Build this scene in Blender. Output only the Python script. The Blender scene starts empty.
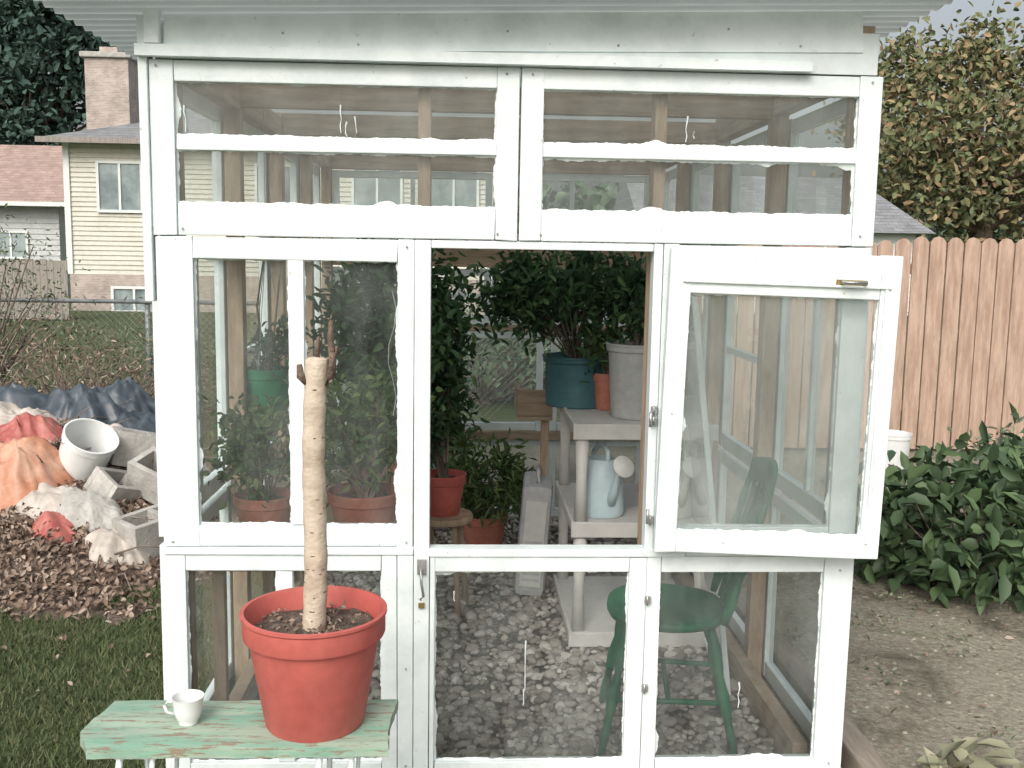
import bpy,bmesh,math,random
import numpy as np
from mathutils import Matrix,Vector,noise
random.seed(7); rng=np.random.default_rng(7)
S=bpy.context.scene
R=math.radians
I4=Matrix.Identity(4)
CUR=[I4.copy()]

# ---------------------------------------------------------------- materials
def newmat(name):
    m=bpy.data.materials.new(name); m.use_nodes=True
    nt=m.node_tree; nt.nodes.clear()
    out=nt.nodes.new('ShaderNodeOutputMaterial')
    return m,nt,out
def c4(c): return (c[0],c[1],c[2],1)
def coords(nt,stretch=(1,1,1)):
    tc=nt.nodes.new('ShaderNodeTexCoord'); mp=nt.nodes.new('ShaderNodeMapping')
    mp.inputs['Scale'].default_value=stretch
    nt.links.new(tc.outputs['Object'],mp.inputs['Vector'])
    return mp.outputs['Vector']
def noise_n(nt,vec,scale,detail=5,rough=.6,dist=0):
    n=nt.nodes.new('ShaderNodeTexNoise'); n.inputs['Scale'].default_value=scale
    n.inputs['Detail'].default_value=detail; n.inputs['Roughness'].default_value=rough
    n.inputs['Distortion'].default_value=dist
    nt.links.new(vec,n.inputs['Vector']); return n.outputs['Fac']
def ramp(nt,fac,stops):
    r=nt.nodes.new('ShaderNodeValToRGB')
    el=r.color_ramp.elements
    while len(el)<len(stops): el.new(0.5)
    for e,(p,c) in zip(el,stops): e.position=p; e.color=c4(c) if len(c)==3 else c
    nt.links.new(fac,r.inputs['Fac']); return r.outputs['Color']
def mixc(nt,fac,a,b,mode='MIX'):
    m=nt.nodes.new('ShaderNodeMixRGB'); m.blend_type=mode
    for s,v in ((0,fac),(1,a),(2,b)):
        if hasattr(v,'is_linked'): nt.links.new(v,m.inputs[s])
        elif s==0: m.inputs[0].default_value=v
        else: m.inputs[s].default_value=c4(v)
    return m.outputs[0]
def bsdf(nt,out,col,rough=.6,bump=None,bs=.3,bd=.01,metal=0,spec=.5):
    b=nt.nodes.new('ShaderNodeBsdfPrincipled')
    if hasattr(col,'is_linked'): nt.links.new(col,b.inputs['Base Color'])
    else: b.inputs['Base Color'].default_value=c4(col)
    b.inputs['Roughness'].default_value=rough; b.inputs['Metallic'].default_value=metal
    b.inputs['Specular IOR Level'].default_value=spec
    if bump is not None:
        bm=nt.nodes.new('ShaderNodeBump'); bm.inputs['Strength'].default_value=bs; bm.inputs['Distance'].default_value=bd
        nt.links.new(bump,bm.inputs['Height']); nt.links.new(bm.outputs['Normal'],b.inputs['Normal'])
    nt.links.new(b.outputs[0],out.inputs['Surface']); return b
def mat(name,c1,c2,scale=8,rough=.7,stretch=(1,1,1),bs=.3,bd=.01,lo=.35,hi=.65,metal=0,spec=.4,fine=None):
    m,nt,out=newmat(name); v=coords(nt,stretch)
    f=noise_n(nt,v,scale,4); col=ramp(nt,f,[(lo,c1),(hi,c2)])
    f2=noise_n(nt,v,fine or scale*6,3)
    col=mixc(nt,.25,col,ramp(nt,f2,[(.3,(.35,.35,.35)),(.7,(.75,.75,.75))]),'OVERLAY')
    bsdf(nt,out,col,rough,f2,bs,bd,metal,spec); return m
def paintmat(name,base,dirt,chip,chipamt=.62,stretch=(1,1,1),rough=.5,csc=32,wear=None,wr=(.50,.64)):
    m,nt,out=newmat(name); v=coords(nt,stretch)
    f=noise_n(nt,v,6,4,.65); col=ramp(nt,f,[(.32,dirt),(.56,base)])
    if wear: col=mixc(nt,ramp(nt,noise_n(nt,v,9,5,.7),[(wr[0],(0,0,0)),(wr[1],(.8,.8,.8))]),col,wear)
    fc=noise_n(nt,v,csc,6,.74)
    msk=ramp(nt,fc,[(chipamt,(0,0,0)),(chipamt+.025,(1,1,1))])
    col=mixc(nt,msk,col,chip)
    fb=noise_n(nt,v,70,2)
    bsdf(nt,out,col,rough,fb,.4,.003,0,.4); return m
def leafmat(name,a,b,c,trans=.2,rough=.5):
    m,nt,out=newmat(name)
    g=nt.nodes.new('ShaderNodeNewGeometry')
    col=ramp(nt,g.outputs['Random Per Island'],[(0,a),(.55,b),(1,c)])
    bs=bsdf(nt,out,col,rough,spec=.35)
    if trans>0:
        t=nt.nodes.new('ShaderNodeBsdfTranslucent'); nt.links.new(col,t.inputs['Color'])
        mx=nt.nodes.new('ShaderNodeMixShader'); mx.inputs[0].default_value=trans
        nt.links.new(bs.outputs[0],mx.inputs[1]); nt.links.new(t.outputs[0],mx.inputs[2])
        nt.links.new(mx.outputs[0],out.inputs['Surface'])
    return m
def glassmat(name,lo=.01,hi=.08,tint=(.95,.98,.97),cheap=False):
    m,nt,out=newmat(name)
    tr=nt.nodes.new('ShaderNodeBsdfTransparent'); tr.inputs[0].default_value=c4(tint)
    gl=nt.nodes.new('ShaderNodeBsdfGlossy'); gl.inputs['Roughness'].default_value=.02
    fr=nt.nodes.new('ShaderNodeFresnel'); fr.inputs['IOR'].default_value=1.5
    a=nt.nodes.new('ShaderNodeMixShader'); nt.links.new(fr.outputs[0],a.inputs[0])
    nt.links.new(tr.outputs[0],a.inputs[1]); nt.links.new(gl.outputs[0],a.inputs[2])
    df=nt.nodes.new('ShaderNodeBsdfDiffuse'); df.inputs[0].default_value=(.60,.66,.65,1)
    b=nt.nodes.new('ShaderNodeMixShader')
    if cheap: b.inputs[0].default_value=(lo+hi)/2
    else:
        v=coords(nt,(1,1,.4)); f=noise_n(nt,v,6,4,.72)
        r=ramp(nt,f,[(.38,(lo,)*3),(.72,(hi,)*3)]); nt.links.new(r,b.inputs[0])
    nt.links.new(a.outputs[0],b.inputs[1]); nt.links.new(df.outputs[0],b.inputs[2])
    nt.links.new(b.outputs[0],out.inputs['Surface']); return m
def brickmat(name,c1,c2,mort,sc,bw=.5,bh=.25,ms=.02,axis='xz',rough=.9):
    m,nt,out=newmat(name); tc=nt.nodes.new('ShaderNodeTexCoord')
    sp=nt.nodes.new('ShaderNodeSeparateXYZ'); nt.links.new(tc.outputs['Object'],sp.inputs[0])
    ad=nt.nodes.new('ShaderNodeMath'); ad.operation='ADD'
    nt.links.new(sp.outputs['X'],ad.inputs[0]); nt.links.new(sp.outputs['Y'],ad.inputs[1])
    cb=nt.nodes.new('ShaderNodeCombineXYZ')
    nt.links.new(ad.outputs[0] if axis=='xz' else sp.outputs['X'],cb.inputs[0])
    nt.links.new(sp.outputs['Z'],cb.inputs[1])
    b=nt.nodes.new('ShaderNodeTexBrick'); b.inputs['Scale'].default_value=sc
    b.inputs['Color1'].default_value=c4(c1); b.inputs['Color2'].default_value=c4(c2); b.inputs['Mortar'].default_value=c4(mort)
    b.inputs['Mortar Size'].default_value=ms; b.inputs['Brick Width'].default_value=bw; b.inputs['Row Height'].default_value=bh
    nt.links.new(cb.outputs[0],b.inputs['Vector'])
    f=noise_n(nt,tc.outputs['Object'],3,5)
    col=mixc(nt,.5,b.outputs['Color'],ramp(nt,f,[(.3,(.3,.3,.3)),(.7,(.7,.7,.7))]),'OVERLAY')
    bsdf(nt,out,col,rough,b.outputs['Fac'],-.3,.01); return m

WHITE=paintmat('white_paint',(.78,.85,.86),(.65,.72,.73),(.46,.43,.38),.655)
WHITE2=paintmat('white_paint_edge',(.74,.81,.82),(.64,.70,.71),(.5,.48,.42),.72)
WOOD=mat('bare_wood',(.34,.25,.18),(.50,.38,.28),5,.8,(6,6,1),.3,.003)
WOODH=mat('bare_wood_h',(.30,.225,.165),(.46,.35,.26),5,.8,(1,1,8),.3,.003)
GLASS=glassmat('old_glass',.03,.15)
GLASSU=glassmat('transom_glass',.06,.18)  # stronger pale diffuse film stands in for reflections on the upper row
GLASSM=glassmat('dust_glare_glass',.12,.28)  # dust film made paler to paint in glare on the open casement
GLASSS=glassmat('side_glass',.02,.10,cheap=True)
GLASSD=glassmat('dusty_glass',.14,.30,(.9,.93,.92),cheap=True)
METAL=mat('galvanised',(.35,.36,.36),(.5,.5,.5),10,.45,metal=.8)
BRASS=mat('brass',(.30,.22,.08),(.42,.33,.15),20,.4,metal=.8)
TERRA=mat('terracotta_plastic',(.46,.105,.090),(.53,.140,.120),4,.55,bs=.1,bd=.001,spec=.3)
TERRA2=mat('terracotta',(.40,.14,.10),(.52,.21,.15),8,.8)
SOIL=mat('soil',(.07,.055,.043),(.19,.155,.125),30,.95,bs=1,bd=.01)
BENCH=paintmat('green_peeling_paint',(.24,.42,.32),(.20,.35,.27),(.27,.215,.16),.548,(.4,2.2,3),.7,26,(.38,.46,.37),(.40,.54))
TRUNK=mat('cane_bark',(.40,.32,.245),(.60,.51,.41),10,.9,(1,1,1.6),.7,.005,.30,.60,fine=45)
STUB=mat('stub_bark',(.09,.065,.05),(.22,.16,.125),20,.9,bs=.8)
PORC=mat('porcelain',(.74,.77,.77),(.83,.85,.85),5,.2,bs=.02,bd=.001)
GREENCH=mat('green_chair_paint',(.006,.10,.048),(.012,.15,.072),6,.5,bs=.1,bd=.002)
RESIN=mat('resin_shelf',(.60,.59,.57),(.72,.70,.68),4,.5,bs=.05,bd=.002)
TEAL=mat('teal_plastic',(.05,.13,.155),(.07,.17,.20),5,.5,bs=.1)
GREYP=mat('grey_planter',(.42,.43,.45),(.55,.55,.56),5,.6,bs=.2)
CANM=mat('pale_blue_plastic',(.53,.68,.73),(.62,.75,.79),5,.4,bs=.05,bd=.001)
CANM2=mat('cream_plastic',(.60,.61,.60),(.70,.70,.68),5,.45,bs=.05,bd=.001)
GPOT=mat('green_pot',(.02,.18,.09),(.03,.25,.13),5,.5,bs=.1)
LF_DARK=leafmat('leaf_dark',(.035,.08,.035),(.055,.12,.05),(.11,.20,.08))
LF_MID=leafmat('leaf_mid',(.06,.12,.04),(.12,.19,.065),(.23,.29,.12))
LF_BUSH=leafmat('leaf_bush',(.05,.085,.045),(.08,.135,.065),(.13,.20,.09),.1)
LF_AUT=leafmat('leaf_autumn',(.12,.15,.075),(.18,.20,.095),(.36,.25,.15),0,.8)
LF_CONI=leafmat('leaf_conifer',(.04,.075,.065),(.06,.11,.09),(.09,.15,.12),0,.8)
LF_FAR=leafmat('leaf_far',(.07,.12,.075),(.11,.17,.10),(.16,.22,.14),0)
LF_DRY=leafmat('leaf_dry',(.12,.085,.065),(.25,.18,.14),(.44,.36,.30),0,.85)
LF_GREY=leafmat('leaf_greygreen',(.09,.115,.075),(.15,.18,.115),(.23,.26,.17),0)
GRASSM=leafmat('grass_blades',(.05,.08,.032),(.09,.12,.05),(.17,.17,.09),0,.8)
BARK=mat('bark',(.07,.05,.035),(.17,.13,.09),6,.95,(3,3,1),.8,.02)
TWIG=mat('twig',(.14,.11,.09),(.30,.25,.21),10,.9)
SIDING=mat('cream_siding',(.55,.54,.47),(.62,.61,.54),1.5,.7,bs=.05)
SIDINGG=mat('grey_siding',(.42,.45,.46),(.52,.54,.54),1.5,.7,bs=.05)
BRICK=brickmat('tan_brick',(.34,.28,.25),(.45,.38,.34),(.50,.47,.44),5,.6,.22)
SHING=brickmat('grey_shingle',(.20,.21,.22),(.27,.28,.29),(.13,.13,.14),3,.9,.3,axis='x')
SHINGR=brickmat('red_shingle',(.34,.25,.22),(.42,.31,.27),(.26,.18,.16),3,.9,.3,axis='x')
DARKWIN=mat('dark_window',(.14,.18,.19),(.34,.40,.41),1.2,.15,bs=.02)
TRIM=mat('white_trim',(.66,.70,.69),(.74,.77,.76),2,.6,bs=.05)
CONC=mat('concrete',(.34,.33,.31),(.48,.47,.44),8,.95,bs=.5)
CEDAR=mat('cedar_fence',(.35,.24,.185),(.50,.365,.29),3,.85,(9,9,1),.4,.004)
OLDFENCE=mat('weathered_fence',(.22,.20,.18),(.34,.31,.28),3,.85,(9,9,1),.4,.004)
TIMBER=mat('landscape_timber',(.20,.17,.14),(.33,.29,.24),4,.9,(6,1,6),.5)
BAGB=mat('dark_bag',(.045,.06,.075),(.09,.11,.13),6,.35,bs=.4,bd=.005)
BAGW=mat('beige_bag',(.42,.38,.34),(.58,.53,.48),6,.55,bs=.4,bd=.005)
BAGO=mat('orange_bag',(.42,.17,.09),(.55,.33,.24),6,.45,bs=.4,bd=.005)
BAGR=mat('red_bag',(.34,.08,.07),(.46,.18,.15),6,.45,bs=.4,bd=.005)
STEEL=mat('chain_steel',(.22,.24,.25),(.34,.36,.37),10,.6,metal=.3)
def roofmat():
    m,nt,out=newmat('fibreglass_roof'); v=coords(nt); f=noise_n(nt,v,3,4)
    col=ramp(nt,f,[(.3,(.52,.57,.55)),(.7,(.63,.67,.65))])
    b=bsdf(nt,out,col,.8,spec=.1); t=nt.nodes.new('ShaderNodeBsdfTranslucent'); nt.links.new(col,t.inputs[0])
    mx=nt.nodes.new('ShaderNodeMixShader'); mx.inputs[0].default_value=.5
    nt.links.new(b.outputs[0],mx.inputs[1]); nt.links.new(t.outputs[0],mx.inputs[2])
    nt.links.new(mx.outputs[0],out.inputs['Surface']); return m
ROOF=roofmat()
def stonemat():
    m,nt,out=newmat('river_stone'); g=nt.nodes.new('ShaderNodeNewGeometry')
    col=ramp(nt,g.outputs['Random Per Island'],[(0,(.20,.175,.155)),(.35,(.31,.28,.25)),(.7,(.40,.365,.335)),(.93,(.52,.49,.46)),(1,(.66,.63,.59))])
    bsdf(nt,out,col,.85); return m
STONE=stonemat()
def groundmat():
    m,nt,out=newmat('ground_soil_and_lawn'); tc=nt.nodes.new('ShaderNodeTexCoord')
    v=tc.outputs['Object']
    g=ramp(nt,noise_n(nt,v,1.3,6),[(.3,(.07,.09,.045)),(.6,(.11,.14,.065)),(.8,(.17,.16,.10))])
    g=mixc(nt,.6,g,ramp(nt,noise_n(nt,v,60,4),[(.3,(.2,.2,.2)),(.7,(.75,.75,.75))]),'OVERLAY')
    d=ramp(nt,noise_n(nt,v,1.7,8,.70,.6),[(.34,(.17,.155,.12)),(.45,(.33,.30,.24)),(.56,(.41,.375,.305)),(.66,(.25,.255,.17))])
    d=mixc(nt,.8,d,ramp(nt,noise_n(nt,v,38,6,.75),[(.3,(.22,.22,.22)),(.7,(.8,.8,.8))]),'OVERLAY')
    sp=nt.nodes.new('ShaderNodeSeparateXYZ'); nt.links.new(v,sp.inputs[0])
    nz=noise_n(nt,v,1.5,5)
    ad=nt.nodes.new('ShaderNodeMath'); ad.operation='MULTIPLY_ADD'; ad.inputs[1].default_value=1.2
    nt.links.new(nz,ad.inputs[0]); nt.links.new(sp.outputs['X'],ad.inputs[2])
    def mr(src,a,b):
        q=nt.nodes.new('ShaderNodeMapRange'); q.inputs[1].default_value=a; q.inputs[2].default_value=b
        nt.links.new(src,q.inputs[0]); return q.outputs[0]
    def mul(a,b):
        q=nt.nodes.new('ShaderNodeMath'); q.operation='MULTIPLY'; nt.links.new(a,q.inputs[0]); nt.links.new(b,q.inputs[1]); return q.outputs[0]
    k=mul(mul(mr(ad.outputs[0],.6,1.0),mr(ad.outputs[0],7,6)),mr(sp.outputs['Y'],6,5))
    col=mixc(nt,k,g,d)
    bsdf(nt,out,col,.95,noise_n(nt,v,35,7,.7),.9,.03,spec=.1); return m
GROUND=groundmat()
MULCH=mat('mulch',(.10,.075,.06),(.26,.20,.165),14,.95,bs=1,bd=.03)

# ---------------------------------------------------------------- geometry helpers
def group(name,loc=(0,0,0)):
    e=bpy.data.objects.new(name,None); S.collection.objects.link(e); e.location=loc; e.empty_display_size=.1
    return e
def link(me,name,mt,parent,smooth=False):
    o=bpy.data.objects.new(name,me); S.collection.objects.link(o)
    if mt: me.materials.append(mt)
    if smooth: me.polygons.foreach_set('use_smooth',[True]*len(me.polygons))
    if parent:
        o.parent=parent; o.matrix_parent_inverse=Matrix.Translation(-Vector(parent.location))
    return o
def mk(name,verts,faces,mt,parent=None,smooth=False):
    M=CUR[0]
    me=bpy.data.meshes.new(name); me.from_pydata([M@Vector(v) for v in verts],[],faces); me.update()
    return link(me,name,mt,parent,smooth)
def mknp(name,V,F,mt,parent=None,smooth=False):
    V=np.asarray(V,dtype=np.float32).reshape(-1,3); F=np.asarray(F,dtype=np.int32)
    me=bpy.data.meshes.new(name); k=F.shape[1]
    me.vertices.add(len(V)); me.vertices.foreach_set('co',V.ravel())
    me.loops.add(F.size); me.loops.foreach_set('vertex_index',F.ravel())
    me.polygons.add(len(F)); me.polygons.foreach_set('loop_start',np.arange(0,F.size,k,dtype=np.int32))
    me.polygons.foreach_set('loop_total',np.full(len(F),k,dtype=np.int32))
    me.update(calc_edges=True); me.validate()
    return link(me,name,mt,parent,smooth)
def box(name,x0,x1,y0,y1,z0,z1,mt,parent=None,bev=.003,jit=0):
    bm=bmesh.new()
    vs=[]
    for x in (x0,x1):
        for y in (y0,y1):
            for z in (z0,z1):
                vs.append(bm.verts.new((x+random.uniform(-jit,jit),y,z+random.uniform(-jit,jit))))
    for f in ((0,1,3,2),(4,6,7,5),(0,4,5,1),(2,3,7,6),(0,2,6,4),(1,5,7,3)):
        bm.faces.new([vs[i] for i in f])
    bmesh.ops.recalc_face_normals(bm,faces=bm.faces)
    if bev>0: bmesh.ops.bevel(bm,geom=bm.edges[:],offset=bev,segments=2,affect='EDGES',profile=.6)
    bmesh.ops.transform(bm,matrix=CUR[0],verts=bm.verts)
    me=bpy.data.meshes.new(name); bm.to_mesh(me); bm.free()
    return link(me,name,mt,parent)
def prism(name,poly,y0,y1,mt,parent=None):
    n=len(poly); V=[(x,y0,z) for x,z in poly]+[(x,y1,z) for x,z in poly]
    F=[tuple(range(n)),tuple(range(2*n-1,n-1,-1))]+[(i,i+n,(i+1)%n+n,(i+1)%n) for i in range(n)]
    return mk(name,V,F,mt,parent)
def tube(name,pts,rad,mt,parent=None,seg=8,cap=True,smooth=True):
    pts=[Vector(p) for p in pts]
    if not hasattr(rad,'__len__'): rad=[rad]*len(pts)
    V=[];F=[]; up=Vector((0.13,.21,1)).normalized()
    for i,p in enumerate(pts):
        d=(pts[min(i+1,len(pts)-1)]-pts[max(i-1,0)]).normalized()
        u=up if abs(d.dot(up))<.95 else Vector((1,.1,0))
        a=d.cross(u).normalized(); b=d.cross(a)
        for k in range(seg):
            t=2*math.pi*k/seg; V.append(p+(a*math.cos(t)+b*math.sin(t))*rad[i])
    for i in range(len(pts)-1):
        for k in range(seg):
            k2=(k+1)%seg; F.append((i*seg+k,i*seg+k2,(i+1)*seg+k2,(i+1)*seg+k))
    if cap: F.append(tuple(range(seg-1,-1,-1))); F.append(tuple(range((len(pts)-1)*seg,len(pts)*seg)))
    return mk(name,V,F,mt,parent,smooth)
def tubes(name,lst,mt,parent=None,seg=5):
    V=[];F=[]
    for pts,rad in lst:
        pts=[Vector(p) for p in pts]; base=len(V)
        if not hasattr(rad,'__len__'): rad=[rad]*len(pts)
        for i,p in enumerate(pts):
            d=(pts[min(i+1,len(pts)-1)]-pts[max(i-1,0)])
            d=d.normalized() if d.length>1e-9 else Vector((0,0,1))
            u=Vector((.1,.2,1)).normalized()
            if abs(d.dot(u))>.95: u=Vector((1,.1,0))
            a=d.cross(u).normalized(); b=d.cross(a)
            for k in range(seg):
                t=2*math.pi*k/seg; V.append(p+(a*math.cos(t)+b*math.sin(t))*rad[i])
        for i in range(len(pts)-1):
            for k in range(seg):
                k2=(k+1)%seg; F.append((base+i*seg+k,base+i*seg+k2,base+(i+1)*seg+k2,base+(i+1)*seg+k))
    return mk(name,V,F,mt,parent,True)
def lathe(name,prof,c,mt,parent=None,seg=48,smooth=True,sx=1,sy=1):
    V=[];F=[]
    for r,z in prof:
        for k in range(seg):
            t=2*math.pi*k/seg; V.append((c[0]+r*sx*math.cos(t),c[1]+r*sy*math.sin(t),c[2]+z))
    for i in range(len(prof)-1):
        for k in range(seg):
            k2=(k+1)%seg; F.append((i*seg+k,i*seg+k2,(i+1)*seg+k2,(i+1)*seg+k))
    o=mk(name,V,F,mt,parent,smooth)
    if smooth:
        m=o.modifiers.new('es','EDGE_SPLIT'); m.split_angle=R(40)
    return o
def leaves(name,P,L,W,mt,parent=None,upn=.6,droop=.15):
    P=np.asarray(P); n=len(P)
    d=rng.normal(size=(n,3))
    d/=np.linalg.norm(d,axis=1,keepdims=True)+1e-9
    nn=rng.normal(size=(n,3))*.7+np.array([0,-.2,upn]); nn-=d*(nn*d).sum(1,keepdims=True); nn/=np.linalg.norm(nn,axis=1,keepdims=True)+1e-9
    s=np.cross(d,nn); l=(L*rng.uniform(.65,1.25,n))[:,None]; w=(W*rng.uniform(.7,1.2,n))[:,None]
    V=np.stack([P,P+d*l*.3+s*w*.45+nn*w*.15,P+d*l*.65+s*w*.4+nn*w*.12,P+d*l-nn*l*droop,P+d*l*.65-s*w*.4+nn*w*.12,P+d*l*.3-s*w*.45+nn*w*.15],1).reshape(-1,3)
    b=(np.arange(n)*6)[:,None]
    F=np.concatenate([b+np.array([[0,1,2,3]]),b+np.array([[0,3,4,5]])],0)
    return mknp(name,V,F,mt,parent)
def clusters(c,r,k,shell=.5):
    c=np.array(c);r=np.array(r); d=rng.normal(size=(k,3)); d/=np.linalg.norm(d,axis=1,keepdims=True)
    rad=rng.uniform(shell**3,1,k)**(1/3); return c+d*rad[:,None]*r
def bushy(parent,base,c,r,k,per,cr,L,W,mt,stem=TWIG,sr=.004,shell=.3,upn=.6,nst=None):
    C=clusters(c,r,k,shell)
    P=(C[:,None,:]+rng.normal(size=(k,per,3))*cr*rng.uniform(.6,1.3,(k,1,1))).reshape(-1,3)
    P=P[P[:,2]>base[2]*.5+.01]
    leaves('leaves',P,L,W,mt,parent,upn=upn)
    st=[]
    b=Vector(base)
    for q in C[:(nst or k)]:
        q=Vector(q); mid=b.lerp(q,.5)+Vector((random.uniform(-.1,.1)*r[0],random.uniform(-.1,.1)*r[1],r[2]*.15))
        st.append(([b+Vector((random.uniform(-1,1)*sr*4,random.uniform(-1,1)*sr*4,0)),mid,q],[sr,sr*.7,sr*.3]))
    tubes('stems',st,stem,parent)
def tree(name,base,h,tr,c,r,k,per,cr,L,mt,shell=.55):
    g=group(name,base); b=Vector(base); top=Vector((c[0],c[1],c[2]+r[2]*.4))
    pts=[b.lerp(top,t)+Vector((math.sin(t*5)*tr*.6,math.cos(t*4)*tr*.4,0)) for t in (0,.15,.35,.55,.8,1)]
    tube('trunk',pts,[tr*1.3,tr,tr*.85,tr*.6,tr*.35,tr*.1],BARK,g,10)
    C=clusters(c,r,k,shell)
    C+=rng.normal(size=C.shape)*np.array(r)*.11
    P=(C[:,None,:]+rng.normal(size=(k,per,3))*cr*rng.uniform(.5,1.5,(k,1,1))).reshape(-1,3)
    leaves('leaves',P,L,L*.6,mt,g,upn=.3)
    st=[]
    for q in C[::3]:
        q=Vector(q); s=pts[random.choice((2,3,4))]; mid=s.lerp(q,.55)+Vector((0,0,.08*r[2]))
        st.append(([s,mid,q],[tr*.3,tr*.15,tr*.04]))
    tubes('limbs',st,BARK,g,6)
    return g
def frange(a,b,n): return [a+(b-a)*i/(n-1) for i in range(n)]
def sstep(a,b,x):
    t=max(0,min(1,(x-a)/(b-a))); return t*t*(3-2*t)
def putty(name,x0,x1,z0,z1,y,parent,w=.0035,amp=.0045):
    V=[];F=[]
    def strip(p,q,nrm):
        n=max(6,int((Vector(q)-Vector(p)).length/.004)); b=len(V); sd=random.uniform(0,100)
        for i in range(n+1):
            t=i/n; a=Vector(p).lerp(Vector(q),t); s=t*n*.004
            nz=noise.noise(Vector((s*9,sd,0)))+.8*noise.noise(Vector((s*38,sd,5)))+.55*noise.noise(Vector((s*110,sd,7)))
            ww=w+amp*nz+.010*sstep(.34,.62,noise.noise(Vector((s*8,sd,9))))
            ww=max(.0012,ww)
            V.append((a.x-nrm[0]*.001,y-.006,a.y-nrm[1]*.001)); V.append((a.x+nrm[0]*ww,y-.0012,a.y+nrm[1]*ww))
        for i in range(n): F.append((b+2*i,b+2*i+1,b+2*i+3,b+2*i+2))
    strip((x0,z0),(x0,z1),(1,0)); strip((x1,z0),(x1,z1),(-1,0)); strip((x0,z0),(x1,z0),(0,1)); strip((x0,z1),(x1,z1),(0,-1))
    mk(name,V,F,WHITE2,parent)
def sash(pre,x0,x1,z0,z1,y,dep,sl,sr,rt,rb,parent,cols=1,rows=1,mun=.04,glass=GLASS,mt=WHITE,put=True,jit=.0018):
    box(pre+'_stile',x0,x0+sl,y,y+dep,z0,z1,mt,parent,.003,jit); box(pre+'_stile',x1-sr,x1,y,y+dep,z0,z1,mt,parent,.003,jit)
    e=.0005
    box(pre+'_rail',x0+sl+e,x1-sr-e,y+.002,y+dep-.001,z1-rt,z1-.001,mt,parent,.003,jit); box(pre+'_rail',x0+sl+e,x1-sr-e,y+.002,y+dep-.001,z0+.001,z0+rb,mt,parent,.003,jit)
    X0,X1,Z0,Z1=x0+sl,x1-sr,z0+rb,z1-rt
    pw=(X1-X0-mun*(cols-1))/cols; ph=(Z1-Z0-mun*(rows-1))/rows
    for i in range(1,cols):
        xx=X0+i*pw+(i-1)*mun; box(pre+'_muntin',xx,xx+mun,y+.004,y+dep-.004,Z0+e,Z1-e,mt,parent,.003,jit)
    for j in range(1,rows):
        zz=Z0+j*ph+(j-1)*mun; box(pre+'_muntin',X0+e,X1-e,y+.006,y+dep-.006,zz,zz+mun,mt,parent,.003,jit)
    gy=y+dep*.5
    for i in range(cols):
        for j in range(rows):
            a=X0+i*(pw+mun); c=Z0+j*(ph+mun)
            mk(pre+'_pane',[(a,gy,c),(a+pw,gy,c),(a+pw,gy,c+ph),(a,gy,c+ph)],[(0,1,2,3)],glass,parent)
            if put: putty(pre+'_putty',a,a+pw,c,c+ph,gy,parent)

# ---------------------------------------------------------------- ground
g=group('ground')
mk('ground_sheet',[(-300,-60,0),(300,-60,0),(300,400,0),(-300,400,0)],[(0,1,2,3)],GROUND,g)

# ---------------------------------------------------------------- greenhouse
G=group('greenhouse',(.14,0,0))
XL,XR,DEP=-.86,1.14,3.2
D=.038
sash('transom',XL,.136,1.642,2.108,0,D,.066,.062,.055,.088,G,1,2,.04,GLASSU)
sash('transom_r',.141,XR,1.642,2.108,-.001,D,.060,.062,.055,.085,G,1,2,.04,GLASSU)
sash('casement_l',XL+.005,-.150,.765,1.639,.001,D,.098,.045,.060,.062,G,2,1,.042)
box('post',-.148,-.104,.003,.06,.0,1.640,WHITE,G,.003,.001)
box('post',.520,.545,.003,.06,.742,1.640,WHITE,G,.003,.001)
sash('casement_r',.547,XR-.002,.765,1.639,.002,D,.045,.075,.06,.062,G,1,1)
box('lintel',-.103,.519,.006,.05,1.618,1.640,WHITE,G)
box('mid_sill',XL+.004,-.149,-.004,.045,.742,.7635,WHITE,G,.003,.002)
box('mid_sill',-.103,.640,-.006,.045,.738,.7625,WHITE,G,.003,.002)
box('mid_sill',.642,XR-.004,-.003,.045,.742,.7632,WHITE,G,.003,.002)
sash('lower_l',XL+.002,-.196,.02,.740,.001,D,.060,.045,.048,.09,G,2,1,.048)
box('post_wide',-.194,-.1490,-.001,.045,.0,.7405,WHITE,G,.003,.001)
sash('lower_m',-.102,.527,.02,.736,-.002,D,.016,.050,.045,.09,G,1,1)
sash('lower_r',.530,XR,.02,.740,0,D,.042,.086,.048,.09,G,1,1)
box('base_plate',XL,XR,.002,.08,-.02,.018,WOODH,G)
prism('header_board',[(-.815,2.128),(1.075,2.168),(1.068,2.280),(-.812,2.215)],-.010,.03,WHITE,G)
prism('header_trim',[(-.885,2.110),(.93,2.110),(.93,2.134),(.92,2.137),(-.885,2.140)],-.034,-.012,WHITE,G)
prism('header_backing',[(-.84,2.1095),(1.12,2.1095),(1.12,2.22),(-.84,2.20)],-.005,.035,WHITE2,G)
box('corner_board',-.885,-.861,-.010,.05,1.46,2.22,WHITE,G,.003,.001)
box('corner_board',1.085,1.125,.036,.10,2.112,2.25,WOOD,G)
box('nail_strip',-.86,-.82,-.036,-.012,2.141,2.235,WHITE,G)
nl=[(-.78,1.66),(.08,1.66),(.20,1.66),(1.1,1.67),(-.84,2.09),(.1,2.09),(.17,2.09),(1.11,2.09),(-.83,.78),(-.17,.78),(-.17,1.62),(-.5,2.18),(.1,2.2),(.7,2.22),(-.3,2.155),(.4,2.17),(.9,2.18),(-.17,.4),(-.17,.1),(1.1,.1),(1.1,.7)]
tubes('nails',[([(x,-.012 if z>2.12 else -.0015,z),(x,-.014 if z>2.12 else -.003,z),(x,-.014,z)],[.0035,.003,.0]) for x,z in nl],METAL,G,8)
V=[];F=[]; ys=np.arange(-.165,3.42,.0085); 
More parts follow.
